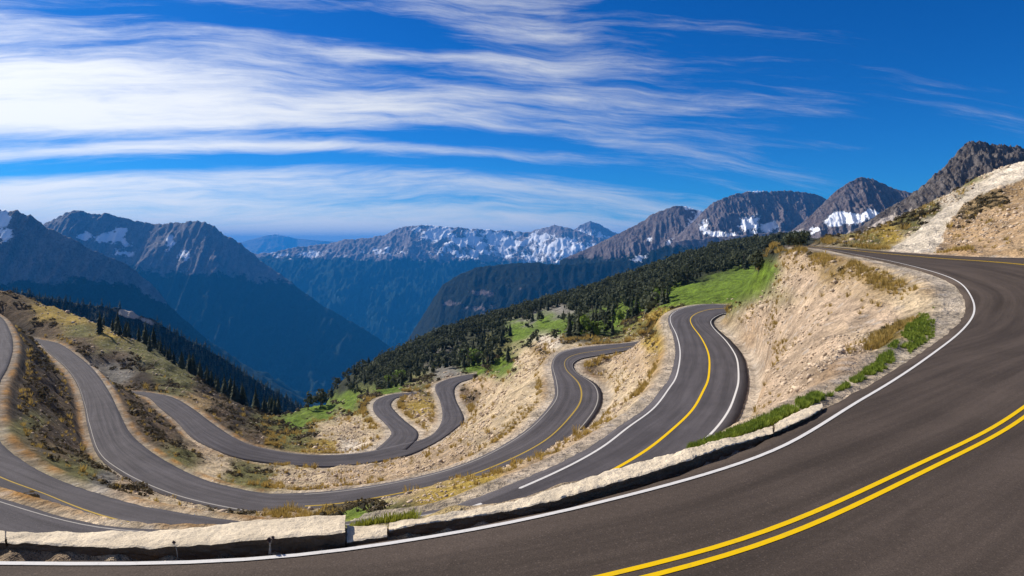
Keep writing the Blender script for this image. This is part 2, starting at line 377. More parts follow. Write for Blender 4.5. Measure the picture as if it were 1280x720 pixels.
# skyline of the near ground, left to right
for u, v, d in [(-200,330,300),(-80,358,295),(0,373,290),(30,378,290),(60,387,288),(100,398,285),(140,412,282),(180,431,278),(220,455,272),(240,466,270),(270,490,265),(300,507,260),(325,517,255),(345,526,250),
                (370,517,262),(400,507,270),(430,501,270),(460,494,272),(494,488,275),(530,480,280),(570,468,285),(600,462,275),(640,452,240),(680,437,205),(700,425,188),(740,424,195),(778,424,190),(795,406,180),(815,396,172),(833,388,168),
                (860,374,200),(900,372,200),(430,560,160),(400,540,185),(450,530,200),(350,545,200),(380,530,225),(420,515,245)]: addd(u, v, d)
# valley side with meadow and wood, beyond
for u, v, d in [(1000,300,650),(960,304,650),(900,312,650),(860,325,640),(820,338,620),(780,352,620),(740,366,610),(700,377,600),(640,392,600),(600,404,600),(560,419,590),(500,443,580),(450,465,560),(420,485,520),
                (500,468,400),(560,450,400),(640,425,380),(640,440,300),(700,404,380),(780,376,370),(860,352,350),(930,342,320),(960,338,320),(990,330,300),(720,415,260),(780,400,260),(820,380,260),(1060,312,300),(1060,300,500),
                (560,460,330),(500,480,330)]: addd(u, v, d)
for u, v in [(-300,320),(-80,358),(60,387),(140,412),(220,455),(300,507),(345,526),(400,507)]:
    addd(u, v + 70, 420); addd(u, v + 190, 800)
for u, v in [(1000,300),(900,312),(820,338),(740,366),(640,392),(560,419),(450,465)]: addd(u, v + 50, 1000)
for u, v, d in [(-500,420,100),(-500,330,300),(-300,480,60),(-500,560,25),(1700,250,400),(1400,280,400),(1700,300,1000),(1300,300,1000),(-500,500,1000)]: addd(u, v, d)
for u in (-400, -100, 200, 500): addd(u, 305 + 800 * 5.1 / 5, 5)
ctl = np.array(ctl)
SX = 2.2
key = np.round(ctl[:, :2] * np.array([400, 150])).astype(int)
_, idx = np.unique(key, axis=0, return_index=True); ctl = ctl[idx]
def kern(r2): return np.sqrt(r2 + .0009)
def fit(c, val, lam=2e-4):
    X = c[:, :2] * np.array([SX, 1.0]); n = len(X)
    D = ((X[:, None] - X[None]) ** 2).sum(-1)
    A = np.zeros((n + 3, n + 3)); A[:n, :n] = -kern(D) - 0; A[:n, :n] -= -lam * np.eye(n)
    Q = np.concatenate([np.ones((n, 1)), X], 1); A[:n, n:] = Q; A[n:, :n] = Q.T
    w = np.linalg.solve(A, np.concatenate([val, np.zeros(3)])); return X, w
RX, RW = fit(ctl, ctl[:, 2])
def rbf(t, ly):
    q = np.stack([t * SX, ly], 1); out = np.empty(len(q))
    for i in range(0, len(q), 8000):
        b = q[i:i + 8000]; D = (b ** 2).sum(1)[:, None] + (RX ** 2).sum(1)[None] - 2 * b @ RX.T
        out[i:i + 8000] = -kern(np.maximum(D, 0)) @ RW[:-3] + RW[-3] + b @ RW[-2:]
    return out
NT, NY = 820, 900
ts = np.linspace(-1.25, 1.25, NT); lys = np.linspace(math.log(3.2), math.log(1100), NY)
# coarse solve, then bilinear upsampling
ct, cy = np.linspace(-1.25, 1.25, 300), np.linspace(lys[0], lys[-1], 300)
TT, LL = np.meshgrid(ct, cy); VV = rbf(TT.ravel(), LL.ravel()).reshape(300, 300)
def vlook(t, ly):
    a = np.clip((np.asarray(t) + 1.25) / 2.5 * 299, 0, 298.999); b = np.clip((np.asarray(ly) - lys[0]) / (lys[-1] - lys[0]) * 299, 0, 298.999)
    i = a.astype(int); j = b.astype(int); fa = a - i; fb = b - j
    return (VV[j, i] * (1 - fa) + VV[j, i + 1] * fa) * (1 - fb) + (VV[j + 1, i] * (1 - fa) + VV[j + 1, i + 1] * fa) * fb
SP = np.concatenate(samples)
kd = kdtree.KDTree(len(SP))
for i, p in enumerate(SP): kd.insert((p[0], p[1], 0), i)
kd.balance()
def road_near(x, y):
    """distance to the nearest road surface and its height there"""
    n = len(x); dist = np.empty(n); zz = np.empty(n)
    for i in range(n):
        r = kd.find_n((x[i], y[i], 0), 5)
        d0 = r[0][2]; dist[i] = d0; s = 0; w = 0
        for _, k, d in r:
            ww = 1 / (d * d + .05); s += ww * SP[k, 2]; w += ww
        zz[i] = s / w
    return dist, zz
def ground(x, y):
    x = np.asarray(x, float); y = np.asarray(y, float)
    v = vlook(x / y, np.log(y)); z = -v * y
    dist, zr = road_near(x, y)
    rel = np.clip(y / 30, .0, 1)
    # rock ribs, gullies and lumps; small next to the roads
    amp = sstep(dist, .8, 6)
    z = z + amp * (fbm(x * .05, y * .05, 4, 11) * 1.3 * np.clip(y / 120, .1, 2.0) * np.where((x / y > .42) & (y < 200), .35, 1) + (ridged(x * .12, y * .05, 4, 21) - .45) * .6 * np.clip(y / 60, .1, 1.3))
    z = z + sstep(dist, .9, 3) * fbm(x * .3, y * .3, 2, 31, .5) * (.10 + .5 * np.clip(y / 60, 0, 1)) + fbm(x * 3, y * 3, 3, 41) * (.012 + .04 * sstep(dist, .8, 2)) * (1 - sstep(y, 20, 45))
    lim = .7 + .2 * rel; S = .9 + .014 * np.clip(y, 0, 250) * np.where(x / y < -.38, .4, 1)
    w = 1 - sstep(dist, lim, lim + S)
    z = z * (1 - w) + (zr - .16 + .05 * sstep(dist, .9, 1.4) + .12 * sstep(dist, .27, .5) * (1 - sstep(y, 18, 26))) * w
    return z, dist, w
TG, LG = np.meshgrid(ts, lys); Y = np.exp(LG).ravel(); X = TG.ravel() * Y
Z, DIST, SHW = ground(X, Y)

# ground cover zones, by where the places lie
CREAM = (.54, .42, .27); TAN = (.45, .33, .21); PINK = (.47, .35, .245); GREEN = (.12, .185, .018); OLIVE = (.15, .14, .045); GOLD = (.36, .25, .05)
BROWN = (.12, .08, .045); DARK = (.05, .035, .024); FOREST = (.03, .035, .02); GREY = (.20, .185, .16); PALE = (.66, .57, .45); OCHRE = (.32, .22, .10)
zones = [
 (900,500,PINK,0),(950,450,PINK,0),(1000,400,PINK,0),(1050,380,PINK,0),(1100,400,PINK,0),(1000,350,PINK,0),(1040,340,OCHRE,.4),(1000,330,TAN,.2),(1090,350,OCHRE,.4),(1070,360,TAN,.1),(1050,440,PINK,0),(980,500,PINK,0),(1150,370,CREAM,0),(1100,335,CREAM,0),
 (1180,390,CREAM,0),(1190,370,PALE,0),(1120,420,OLIVE,.5),(950,400,PINK,0),(930,530,CREAM,0),
 (1280,260,TAN,.1),(1260,290,TAN,.1),(1230,300,TAN,.1),(1240,270,TAN,.2),(1210,260,OLIVE,.8),(1235,245,OLIVE,.8),(1270,235,OCHRE,.3),(1200,280,OCHRE,.4),(1190,300,TAN,.2),(1280,312,CREAM,0),
 (1170,280,PALE,0),(1190,255,PALE,0),(1220,235,PALE,0),(1260,218,PALE,0),(1150,300,PALE,0),(1130,310,PALE,0),(1165,308,PALE,0),
 (1140,280,OLIVE,.7),(1110,295,GOLD,.6),(1090,305,OLIVE,.7),(1165,262,OLIVE,.7),(1215,230,OLIVE,.7),
 (820,430,GOLD,.4),(815,410,OLIVE,.5),(830,450,OCHRE,.4),(800,440,TAN,.1),(780,470,CREAM,0),(760,480,CREAM,0),(800,500,CREAM,.1),(770,520,CREAM,.2),(740,560,TAN,.1),(820,400,GOLD,.4),(735,470,BROWN,.5),(790,455,TAN,.1),
 (660,470,CREAM,0),(620,500,CREAM,0),(600,540,CREAM,.1),(640,500,CREAM,0),(560,570,TAN,.3),(500,595,TAN,.1),(450,600,TAN,.1),(660,450,CREAM,.1),(680,440,OCHRE,.4),(600,480,TAN,.1),(690,428,PALE,0),(580,492,BROWN,.6),
 (520,510,GOLD,.3),(510,500,OCHRE,.4),(535,530,CREAM,0),(530,480,OLIVE,.5),(560,466,GREY,.1),(490,488,GREEN,1),
 (430,530,CREAM,.1),(410,540,CREAM,.1),(450,545,CREAM,0),(440,560,PALE,0),(400,560,GOLD,.5),(440,500,GREEN,1),(400,515,GREEN,1),(370,530,GREEN,1),(350,545,OLIVE,1),(380,550,OLIVE,.8),(460,500,OLIVE,.6),
 (320,545,BROWN,.6),(330,530,OLIVE,.8),(300,520,DARK,1),(400,598,CREAM,.1),(350,597,CREAM,.1),(420,605,TAN,.2),(330,600,OLIVE,.9),(300,590,OLIVE,.8),(270,580,CREAM,.2),
 (230,570,OLIVE,.8),(200,540,BROWN,.7),(180,510,BROWN,.6),(160,490,BROWN,.6),(210,520,BROWN,.7),(250,560,TAN,.4),(150,470,GREY,.3),
 (60,392,GOLD,.2),(100,402,GOLD,.15),(100,412,OLIVE,.2),(140,428,OLIVE,.2),(140,418,GOLD,.15),(180,440,OLIVE,.2),(210,460,OLIVE,.2),(230,466,OLIVE,.2),(60,410,BROWN,.8),(100,430,BROWN,.8),(140,450,BROWN,.9),(180,475,DARK,1),(20,390,BROWN,.8),(30,410,DARK,1),
 (220,480,OLIVE,.6),(250,500,OCHRE,.5),(280,520,BROWN,.6),(260,490,DARK,.9),(140,455,GREY,.4),
 (40,450,DARK,1),(50,480,BROWN,.9),(70,500,BROWN,.8),(90,560,BROWN,.6),(60,540,BROWN,.7),(40,530,OLIVE,.7),(20,510,DARK,1),(80,580,OLIVE,.8),(110,590,OLIVE,.8),(160,610,TAN,.5),(210,630,CREAM,.3),(130,600,GREY,.4),(100,530,BROWN,.8),
 (20,615,OCHRE,.4),(100,645,CREAM,.2),(600,600,GOLD,.25),(560,630,GOLD,.25),(450,648,GREEN,.9),(500,648,OLIVE,.35),(650,610,TAN,.2),(700,580,TAN,.2),
 (350,655,TAN,.3),(600,650,TAN,.2),(50,695,BROWN,.3),(300,697,BROWN,.3),(500,670,OCHRE,.2),(460,665,CREAM,0),(700,640,OCHRE,.3),(850,590,TAN,.2),
 (900,365,GREEN,1),(860,365,GREEN,1),(830,375,GREEN,1),(930,350,GREEN,1),(960,340,GREEN,1),(800,385,GREEN,1),(760,400,GREEN,1),(680,405,GREEN,1),(650,415,GREEN,1),(700,410,GREEN,1),(630,455,GREEN,1),(590,462,GREEN,1),
 (960,315,FOREST,1),(900,325,FOREST,1),(860,340,FOREST,1),(800,360,FOREST,1),(740,375,FOREST,1),(700,385,GREY,.7),(660,395,GREY,.7),(600,410,FOREST,1),(560,425,FOREST,1),(500,450,FOREST,1),(560,450,FOREST,1),(480,470,FOREST,1),(600,440,FOREST,1),(720,420,FOREST,1),(740,405,FOREST,1),
 (530,434,GREY,.7),(550,440,GREY,.6),(1000,305,FOREST,1),(720,440,CREAM,0),(620,430,OLIVE,.8),(430,480,FOREST,1),
]
ZP = np.array([(a, b) for a, b, c_, d_ in zones], float); ZC = np.array([(*c_, d_) for a, b, c_, d_ in zones])
def zone(X, Y, Z):
    u = X / Y * F + U0; v = V0 - Z / Y * F
    wu = 14 * fbm(X * .06, Y * .06, 4, 61); wv = 9 * fbm(X * .06, Y * .06, 4, 71)
    q = np.stack([u + wu, v + wv], 1); out = np.empty((len(q), 4))
    for i in range(0, len(q), 20000):
        b = q[i:i + 20000]; D = ((b[:, None] - ZP[None]) ** 2 * np.array([1, 2.2])).sum(-1)
        w = 1 / (D + 20) ** 2.2; w /= w.sum(1)[:, None]; out[i:i + 20000] = w @ ZC
    return out, u, v
ZN, PU, PV = zone(X, Y, Z)
def inpoly(u, v, poly):
    c_ = np.zeros(len(u), bool); n = len(poly)
    for i in range(n):
        x1, y1 = poly[i]; x2, y2 = poly[(i + 1) % n]
        c_ ^= ((y1 > v) != (y2 > v)) & (u < (x2 - x1) * (v - y1) / (y2 - y1 + 1e-9) + x1)
    return c_
cu = PU + 7 * fbm(X * .15, Y * .15, 4, 63); cvv = PV + 4 * fbm(X * .15, Y * .15, 4, 64)
CH = inpoly(cu, cvv, [(1100,322),(1135,296),(1160,277),(1190,256),(1225,229),(1258,209),(1290,190),(1290,219),(1240,238),(1207,256),(1190,272),(1182,292),(1166,322)]) & (Y > 60) & (Y < 140)
HL = inpoly(cu, cvv, [(1166,322),(1182,292),(1190,272),(1207,256),(1240,238),(1290,219),(1600,150),(1600,330)]) & (Y > 55) & (Y < 140)
ZN[HL, :3] = ZN[HL, :3] * .35 + np.array((.40, .26, .14)) * .65
PE = inpoly(PU, PV, [(900,300),(950,290),(1004,288),(1008,306),(982,322),(957,336),(900,346)]) & (Y > 108) & (Y < 280) & (DIST > 5)
ZN[PE, :3] = np.array(FOREST) * 1.3; ZN[PE, 3] = 1
print('spur wood', PE.sum())
ZN[CH, :3] = PALE; ZN[CH, 3] = 0
# pale crushed-stone shoulder with rusty dry grass at its rim
lf = 1 - sstep(PU, 300, 420)
sh = (1 - sstep(DIST, .9 - .3 * lf, (1.9 + .006 * Y) * (1 - .35 * lf))) * (1 - .45 * lf)
rust = np.exp(-((DIST - 1.9 + .8 * lf) / (.8 - .3 * lf)) ** 2)
n1 = fbm(X * .2, Y * .07, 3, 81)
leftside = (PU < 330).astype(float)
shc = np.array((.50, .42, .33)); ruc = np.array((.34, .17, .04))
far = np.clip(Y / 30, 0, 1)
k = (sh * .85 * far)[:, None]; C3 = ZN[:, :3] * (1 - k) + shc * k
k = (rust * far * np.clip(.45 + n1 * 1.6, 0, 1) * (.4 + .6 * leftside))[:, None]; C3 = C3 * (1 - k) + ruc * k
near = (1 - far) * sstep(PU, 830, 940) * (DIST < 1.2); k = near[:, None]; C3 = C3 * (1 - k) + np.array((.30, .24, .17)) * k
ter = mesh_np('ground', np.stack([X, Y, Z], 1), gridfaces(NY, NT), M['ground'])
cattr(ter.data, 'Col', C3); fattr(ter.data, 'veg', ZN[:, 3] * (1 - sh * far)); fattr(ter.data, 'clean', np.maximum(CH.astype(float), sstep(C3[:, 1] / C3[:, 0], 1.15, 1.4) * .8))
tag(ter, kind='structure')

# ------------------------------------------------------------------ stone edging along the near road
def sweep(name, rows, label, rag=.03, seed=0, under=.07):
    """rows: u, y of the front foot, y of the front top edge, y of the back top edge; foot stands at the road shoulder"""
    pts = []
    for u, yb, yt, yk in rows:
        z0 = -5.03; d = -z0 * F / (yb - V0); x = (u - U0) / F * d
        zt = -(yt - V0) / F * d; dk = -zt * F / (yk - V0); xk = (u - U0) / F * dk
        pts.append((x, d + under, z0 - .1, x, d, zt, xk, dk, zt, xk, dk + .05, zt - .9))
    r = []
    pts = np.array(pts)
    for i in range(len(pts) - 1):
        L = np.linalg.norm(pts[i + 1][:2] - pts[i][:2]); n = max(2, int(L / .05))
        for k in range(n): r.append(pts[i] + (pts[i + 1] - pts[i]) * k / n)
    r.append(pts[-1]); r = smooth_rows(np.array(r), 12)
    n = len(r); K = [r[:, 0:3], r[:, 3:6], r[:, 6:9], r[:, 9:12]]
    rings = []
    for (p, q, m) in ((0, 1, 7), (1, 2, 11), (2, 3, 8)):
        for k in range(m): rings.append(K[p] + (K[q] - K[p]) * k / m)
    rings.append(K[3]); V = np.stack(rings, 1)
    # soften the upper arrises
    V[:, 7] -= np.array([0, -.012, .015]); V[:, 18] -= np.array([0, .012, .015])
    S = V.reshape(-1, 3)
    nz = fbm(S[:, 0] * 3.1, S[:, 1] * 3.1 + S[:, 2] * 4, 4, seed, .6); ny = fbm(S[:, 0] * 2.3 + 7, S[:, 2] * 9 + S[:, 1], 4, seed + 3, .65)
    S[:, 2] += nz * rag; S[:, 1] += ny * rag * 1.5; S[:, 0] += fbm(S[:, 2] * 6, S[:, 0] * 4, 3, seed + 8) * rag * .6
    V = S.reshape(n, -1, 3); m = V.shape[1]
    f = gridfaces(n, m, True).tolist()
    verts = V.reshape(-1, 3).tolist()
    me = bpy.data.meshes.new(name)
    me.from_pydata(verts, [], f + [list(range(m))[::-1], [(n - 1) * m + k for k in range(m)]])
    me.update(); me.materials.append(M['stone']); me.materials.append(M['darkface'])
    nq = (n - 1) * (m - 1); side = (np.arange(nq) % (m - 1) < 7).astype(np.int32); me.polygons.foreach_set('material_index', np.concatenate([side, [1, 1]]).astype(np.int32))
    o = bpy.data.objects.new(name, me); col.objects.link(o)
    tag(o, label, 'stone edging', 'pale stone edging along the near road')
    return o
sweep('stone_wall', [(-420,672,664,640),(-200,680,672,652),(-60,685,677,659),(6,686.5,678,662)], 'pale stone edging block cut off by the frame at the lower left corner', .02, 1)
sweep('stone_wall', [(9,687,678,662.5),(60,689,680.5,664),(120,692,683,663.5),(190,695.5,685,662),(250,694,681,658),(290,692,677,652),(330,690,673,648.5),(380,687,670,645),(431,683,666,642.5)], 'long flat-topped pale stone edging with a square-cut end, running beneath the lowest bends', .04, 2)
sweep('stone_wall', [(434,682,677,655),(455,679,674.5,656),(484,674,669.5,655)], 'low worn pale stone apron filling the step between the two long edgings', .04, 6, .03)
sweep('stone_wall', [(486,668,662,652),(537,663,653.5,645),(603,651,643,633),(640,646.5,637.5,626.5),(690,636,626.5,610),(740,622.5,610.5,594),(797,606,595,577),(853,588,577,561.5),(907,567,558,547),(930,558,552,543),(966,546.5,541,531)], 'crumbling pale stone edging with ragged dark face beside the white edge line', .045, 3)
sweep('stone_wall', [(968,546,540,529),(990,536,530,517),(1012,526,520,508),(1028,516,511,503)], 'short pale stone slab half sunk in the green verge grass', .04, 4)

# ------------------------------------------------------------------ dry weeds at the foot of the wall
def weed(u, yb, h, label, heads, seed):
    d = 5.02 * F / (yb - V0); e = bpy.data.objects.new('dry_weed', None); col.objects.link(e); e.location = ((u - U0) / F * d, d, -5.03)
    rr = random.Random(seed); tag(e, label, 'weed', 'dry weeds at the foot of the stone edging')
    for k in range(heads):
        a = rr.uniform(-.25, .25); hh = h * rr.uniform(.75, 1) if k else h
        V = []; n = 8
        for i in range(n):
            t = i / (n - 1); cx = a * hh * t * t + .012 * k; cy = .1 * a * t
            for j in range(5):
                w = .0045 * (1 - .5 * t); V.append((cx + w * math.cos(j * 1.2566), cy + w * math.sin(j * 1.2566), hh * t))
        f = [(i * 5 + j, i * 5 + (j + 1) % 5, i * 5 + 5 + (j + 1) % 5, i * 5 + 5 + j) for i in range(n - 1) for j in range(5)]
        mesh_np('stem', V, f, M['stem'], True, e)
        # spiky seed head
        V = []; f = []; cx = a * hh + .012 * k
        for q in range(60):
            v = Vector((rr.gauss(0, 1), rr.gauss(0, 1), rr.gauss(0, 1))).normalized(); s = v.orthogonal().normalized() * .007
            c0 = Vector((cx, .1 * a, hh)); L = rr.uniform(.02, .036); b0 = len(V)
            V += [tuple(c0 + s), tuple(c0 - s), tuple(c0 + v * L - s * .6), tuple(c0 + v * L + s * .6)]; f.append((b0, b0 + 1, b0 + 2, b0 + 3))
        mesh_np('seed_head', V, f, M['head'], False, e)
weed(222, 696, .25, 'thin dry weed with one dark round seed head standing against the pale wall', 1, 1)
weed(336, 692, .26, 'sparse pale dry weed with several bent stems against the dark wall face', 4, 2)

# ------------------------------------------------------------------ scatter helpers
def scatter_mesh(name, proto_v, proto_f, pos, size, mat, squash=None, seed=0, smooth=False, tiltamt=.0):
    r = np.random.default_rng(seed); n = len(pos)
    ang = r.uniform(0, 2 * np.pi, n); ca, sa = np.cos(ang), np.sin(ang)
    var = r.integers(0, len(proto_v), n); Vs = []; Fs = []; base = 0
    for k, (pv, pf) in enumerate(zip(proto_v, proto_f)):
        ii = np.nonzero(var == k)[0]
        if not len(ii): continue
        s = size[ii][:, None]; sz = s * (squash[ii][:, None] if squash is not None else 1)
        x = pv[None, :, 0] * ca[ii][:, None] - pv[None, :, 1] * sa[ii][:, None]; y = pv[None, :, 0] * sa[ii][:, None] + pv[None, :, 1] * ca[ii][:, None]
        V = np.stack([x * s + pos[ii, 0:1], y * s + pos[ii, 1:2], pv[None, :, 2] * sz + pos[ii, 2:3]], -1)
        f = pf[None] + (np.arange(len(ii)) * len(pv))[:, None, None] + base
        Vs.append(V.reshape(-1, 3)); Fs.append(f.reshape(-1, pf.shape[1])); base += V.shape[0] * V.shape[1]
    return mesh_np(name, np.concatenate(Vs), np.concatenate(Fs), mat, smooth)
def rock_proto(seed):
    r = np.random.default_rng(seed); g = (1 + 5 ** .5) / 2
    v = np.array([(-1,g,0),(1,g,0),(-1,-g,0),(1,-g,0),(0,-1,g),(0,1,g),(0,-1,-g),(0,1,-g),(g,0,-1),(g,0,1),(-g,0,-1),(-g,0,1)], float); v /= np.linalg.norm(v[0])
    f = np.array([(0,11,5),(0,5,1),(0,1,7),(0,7,10),(0,10,11),(1,5,9),(5,11,4),(11,10,2),(10,7,6),(7,1,8),(3,9,4),(3,4,2),(3,2,6),(3,6,8),(3,8,9),(4,9,5),(2,4,11),(6,2,10),(8,6,7),(9,8,1)])
    v *= r.uniform(.65, 1.2, (12, 1)); v *= np.array([1, r.uniform(.6, .9), r.uniform(.45, .75)]); return v, f
def clump_proto(seed, n=26, blade=False):
    r = np.random.default_rng(seed); V = []; Fc = []
    for k in range(n):
        if blade:
            a = r.uniform(0, 6.28); rad = r.uniform(0, .55); b = np.array([math.cos(a) * rad, math.sin(a) * rad, -.05]); l = np.array([math.cos(a) * r.uniform(.1, .5), math.sin(a) * r.uniform(.1, .5), r.uniform(.6, 1.2)])
            w = np.array([-math.sin(a), math.cos(a), 0]) * r.uniform(.05, .1); p = [b - w, b + w, b + l + w * .3, b + l - w * .3]
        else:
            d = r.normal(size=3); d[2] = abs(d[2]) * .8; d /= np.linalg.norm(d); c0 = d * r.uniform(.5, 1) * np.array([1, 1, .8]); e = np.cross(d, r.normal(size=3)); e /= np.linalg.norm(e); g_ = np.cross(d, e) + d * r.uniform(-.5, .5)
            s = r.uniform(.18, .34); p = [c0 - e * s, c0 - g_ * s * .8, c0 + e * s, c0 + g_ * s * .8]
        b0 = len(V); V += [tuple(q) for q in p]; Fc.append((b0, b0 + 1, b0 + 2, b0 + 3))
    return np.array(V), np.array(Fc)
rocks = [rock_proto(s) for s in range(6)]; clumps = [clump_proto(s) for s in range(6)]; blades = [clump_proto(s + 50, 22, True) for s in range(6)]
def idx_pick(prob, n, seed):
    r = np.random.default_rng(seed); area = np.abs(Y) ** 2; p = prob * area; p = np.maximum(p, 0); p /= p.sum()
    ii = r.choice(len(X), n, p=p); dt = (ts[1] - ts[0]); dl = lys[1] - lys[0]
    y = Y[ii] * np.exp(r.uniform(-.5, .5, n) * dl); x = (X[ii] / Y[ii] + r.uniform(-.5, .5, n) * dt) * y
    return np.stack([x, y, Z[ii]], 1), ii
inview = (PU > -80) & (PU < 1360)
vis_w = 1 / np.clip(Y, 10, 400) ** 1.3         # denser near by, as far as sizes show
veg = ZN[:, 3]; greenish = ZN[:, 1] / (ZN[:, 0] + 1e-6)
offroad = (DIST > 1.5 + far) & ~CH
pos, ii = idx_pick(inview * offroad * (1 - veg) ** 1.0 * vis_w * (Y > 14) * (Y < 300) * np.where(PU < 330, .25, 1) * sstep(fbm(X * .08, Y * .08, 4, 91), -.25, .25), 34000, 1)
sz = (.04 + .0010 * Y[ii]) * np.random.default_rng(2).lognormal(0, .5, len(ii))
tag(scatter_mesh('gravel', *zip(*rocks), pos, sz, M['rock'], seed=3), 'loose pale stones strewn over the slopes between the bends', 'gravel', kind='stuff')
pos, ii = idx_pick(inview * offroad * (veg > .38) * (greenish < 1.35) * vis_w * (Y < 320) * (Y > 20) * sstep(fbm(X * .07, Y * .07, 4, 95), -.15, .4), 5500, 4)
sz = (.15 + .0026 * Y[ii]) * np.random.default_rng(5).lognormal(0, .4, len(ii))
tag(scatter_mesh('scrub', *zip(*clumps), pos, sz, M['scrub'], seed=6), 'low dark scrub dotted over the brown slopes', 'scrub', kind='stuff')
pos, ii = idx_pick(inview * offroad * vis_w * (Y < 260) * (Y > 34) * (.05 + np.exp(-((DIST - 2.4) / 1.2) ** 2) * 1.5) * (.1 + veg) * (greenish < 1.2) * np.where(PU < 330, .05, 1) * sstep(fbm(X * .09, Y * .09, 4, 98), -.2, .3), 8000, 7)
sz = (.10 + .0026 * Y[ii]) * np.random.default_rng(8).lognormal(0, .35, len(ii))
tag(scatter_mesh('dry_grass', *zip(*blades), pos, sz, M['drygrass'], seed=9), 'tufts of dry yellow grass along the shoulders', 'grass', kind='stuff')
# green verge along the near road's inner edge
vg = [(860,574,566,.3),(912,556,548,.7),(940,549,538,1.1),(985,530,515,1.2),(1030,505,487,1.0),(1065,488,465,1),(1100,470,440,1.1),(1130,450,412,1.1),(1150,435,395,1.0),(1168,422,392,.5)]
P_ = []; S_ = []; r = np.random.default_rng(12)
for k in range(len(vg) - 1):
    a0, a1 = np.array(vg[k]), np.array(vg[k + 1])
    for q in range(800):
        t = r.uniform(); g_ = a0 + (a1 - a0) * t
        u = g_[0]; v = g_[1] + (g_[2] - g_[1]) * (r.uniform() ** .8) - (3 if k < 8 else 0)
        if fbm(np.array([u * .05]), np.array([v * .1]), 3, 7)[0] < -.12: continue
        d = (5.0 if k < 4 else 4.85 * .97) * F / (v - V0) + (.35 if k < 4 else 0)
        P_.append(((u - U0) / F * d, d)); S_.append(r.choice([r.uniform(.06, .13), r.uniform(.10, .20)]) * (.55 + .45 * g_[3]))
P_ = np.array(P_); zg, dd, _ = ground(P_[:, 0], P_[:, 1]); keep = dd > .6
pos = np.column_stack([P_, zg])[keep]; pos[:, 2] -= .02
tag(scatter_mesh('grass', *zip(*blades), pos, np.array(S_)[keep], M['grass'], seed=13), 'lush green grass growing along the verge of the near bend', 'grass', kind='stuff')
# small grass patch behind the gap between the two long stone edgings
P_ = []; r = np.random.default_rng(14)
for q in range(500):
    u = r.uniform(438, 520); d = r.uniform(11.6, 12.6); P_.append(((u - U0) / F * d, d))
P_ = np.array(P_); pos = np.column_stack([P_, np.full(len(P_), -5.1)]); zg, _, _ = ground(P_[:, 0], P_[:, 1]); pos[:, 2] = zg - .02
tag(scatter_mesh('grass', *zip(*blades), pos, r.uniform(.08, .17, len(pos)), mat_leaf('yellow_green_tufts', (.14, .17, .02), (.30, .30, .04), 1.5), seed=15), 'yellow-green tufts in the gap between the two long stone edgings', 'grass', kind='stuff')

# ------------------------------------------------------------------ trees
def conifer_proto(seed, layers=9, w=.2, pts=9):
    r = np.random.default_rng(seed); V = []; Fc = []
    for k in range(layers):
        t = k / (layers - 1); h0 = .12 + .80 * t; rad = w * (1 - t) ** .8 * r.uniform(.75, 1.2) + .012; n = pts if t < .7 else 6; off = r.uniform(0, 6.28)
        for j in range(n):
            a = off + 6.283 * j / n + r.uniform(-.2, .2); rr = rad * r.uniform(.6, 1.2); dr = .05 + .06 * r.uniform()
            d = np.array([math.cos(a), math.sin(a)]); e = np.array([-d[1], d[0]]) * rr * .42
            b0 = len(V); top = h0 + .10 + .04 * r.uniform()
            V += [(0, 0, top), (d[0] * rr * .6 + e[0], d[1] * rr * .6 + e[1], h0 - dr * .4), (d[0] * rr, d[1] * rr, h0 - dr), (d[0] * rr * .6 - e[0], d[1] * rr * .6 - e[1], h0 - dr * .4)]
            Fc.append((b0, b0 + 1, b0 + 2, b0 + 3))
    return np.array(V), np.array(Fc)
def bushy_proto(seed, n=90):
    r = np.random.default_rng(seed); V = []; Fc = []
    cs = [(r.normal(0, .14), r.normal(0, .14), r.uniform(.3, .78), r.uniform(.14, .26)) for _ in range(6)]
    for k in range(n):
        c0 = cs[k % 6]; d = r.normal(size=3); d /= np.linalg.norm(d); q = np.array(c0[:3]) + d * c0[3] * r.uniform(.7, 1.05)
        e = np.cross(d, r.normal(size=3)); e /= np.linalg.norm(e); g_ = np.cross(d, e); s = r.uniform(.05, .1)
        p = [q - e * s, q - g_ * s, q + e * s, q + g_ * s]; b0 = len(V); V += [tuple(x) for x in p]; Fc.append((b0, b0 + 1, b0 + 2, b0 + 3))
    return np.array(V), np.array(Fc)
con = [conifer_proto(s) for s in range(5)]; bus = [bushy_proto(s) for s in range(4)]; low = [conifer_proto(s + 20, 5, .22, 6) for s in range(4)]
def tree_pick(n, prob, seed, mind=0):
    pos, ii = idx_pick(prob, n * 2 if mind else n, seed)
    if mind:
        keep = []; cell = {}
        for k, p in enumerate(pos):
            c_ = (int(p[0] // mind), int(p[1] // mind))
            if c_ in cell: continue
            cell[c_] = 1; keep.append(k)
            if len(keep) >= n: break
        pos = pos[keep]; ii = ii[keep]
    return pos, ii
beyond = (Y > 185) & (Y < 700)
wood = [(1015,296),(1000,312),(950,334),(885,343),(860,354),(820,371),(790,383),(760,388),(720,388),(700,384),(640,400),(560,440),(500,470),(430,496),(380,520),(380,500),(450,462),(560,416),(640,390),(740,364),(820,336),(900,310)]
mead1 = [(632,412),(690,394),(722,392),(712,420),(660,445),(632,440)]
scatterzone = [(400,505),(470,470),(560,440),(640,400),(715,392),(830,372),(836,386),(800,400),(780,424),(700,424),(600,464),(500,488)]
pw = inpoly(PU, PV, wood) * beyond * (Y > 250) * (.25 + sstep(fbm(X * .02, Y * .02, 3, 33), -.25, .1))
ps = inpoly(PU, PV, scatterzone) * beyond * sstep(fbm(X * .03, Y * .03, 3, 37), -.05, .2) * (1 - .93 * inpoly(PU, PV, mead1))
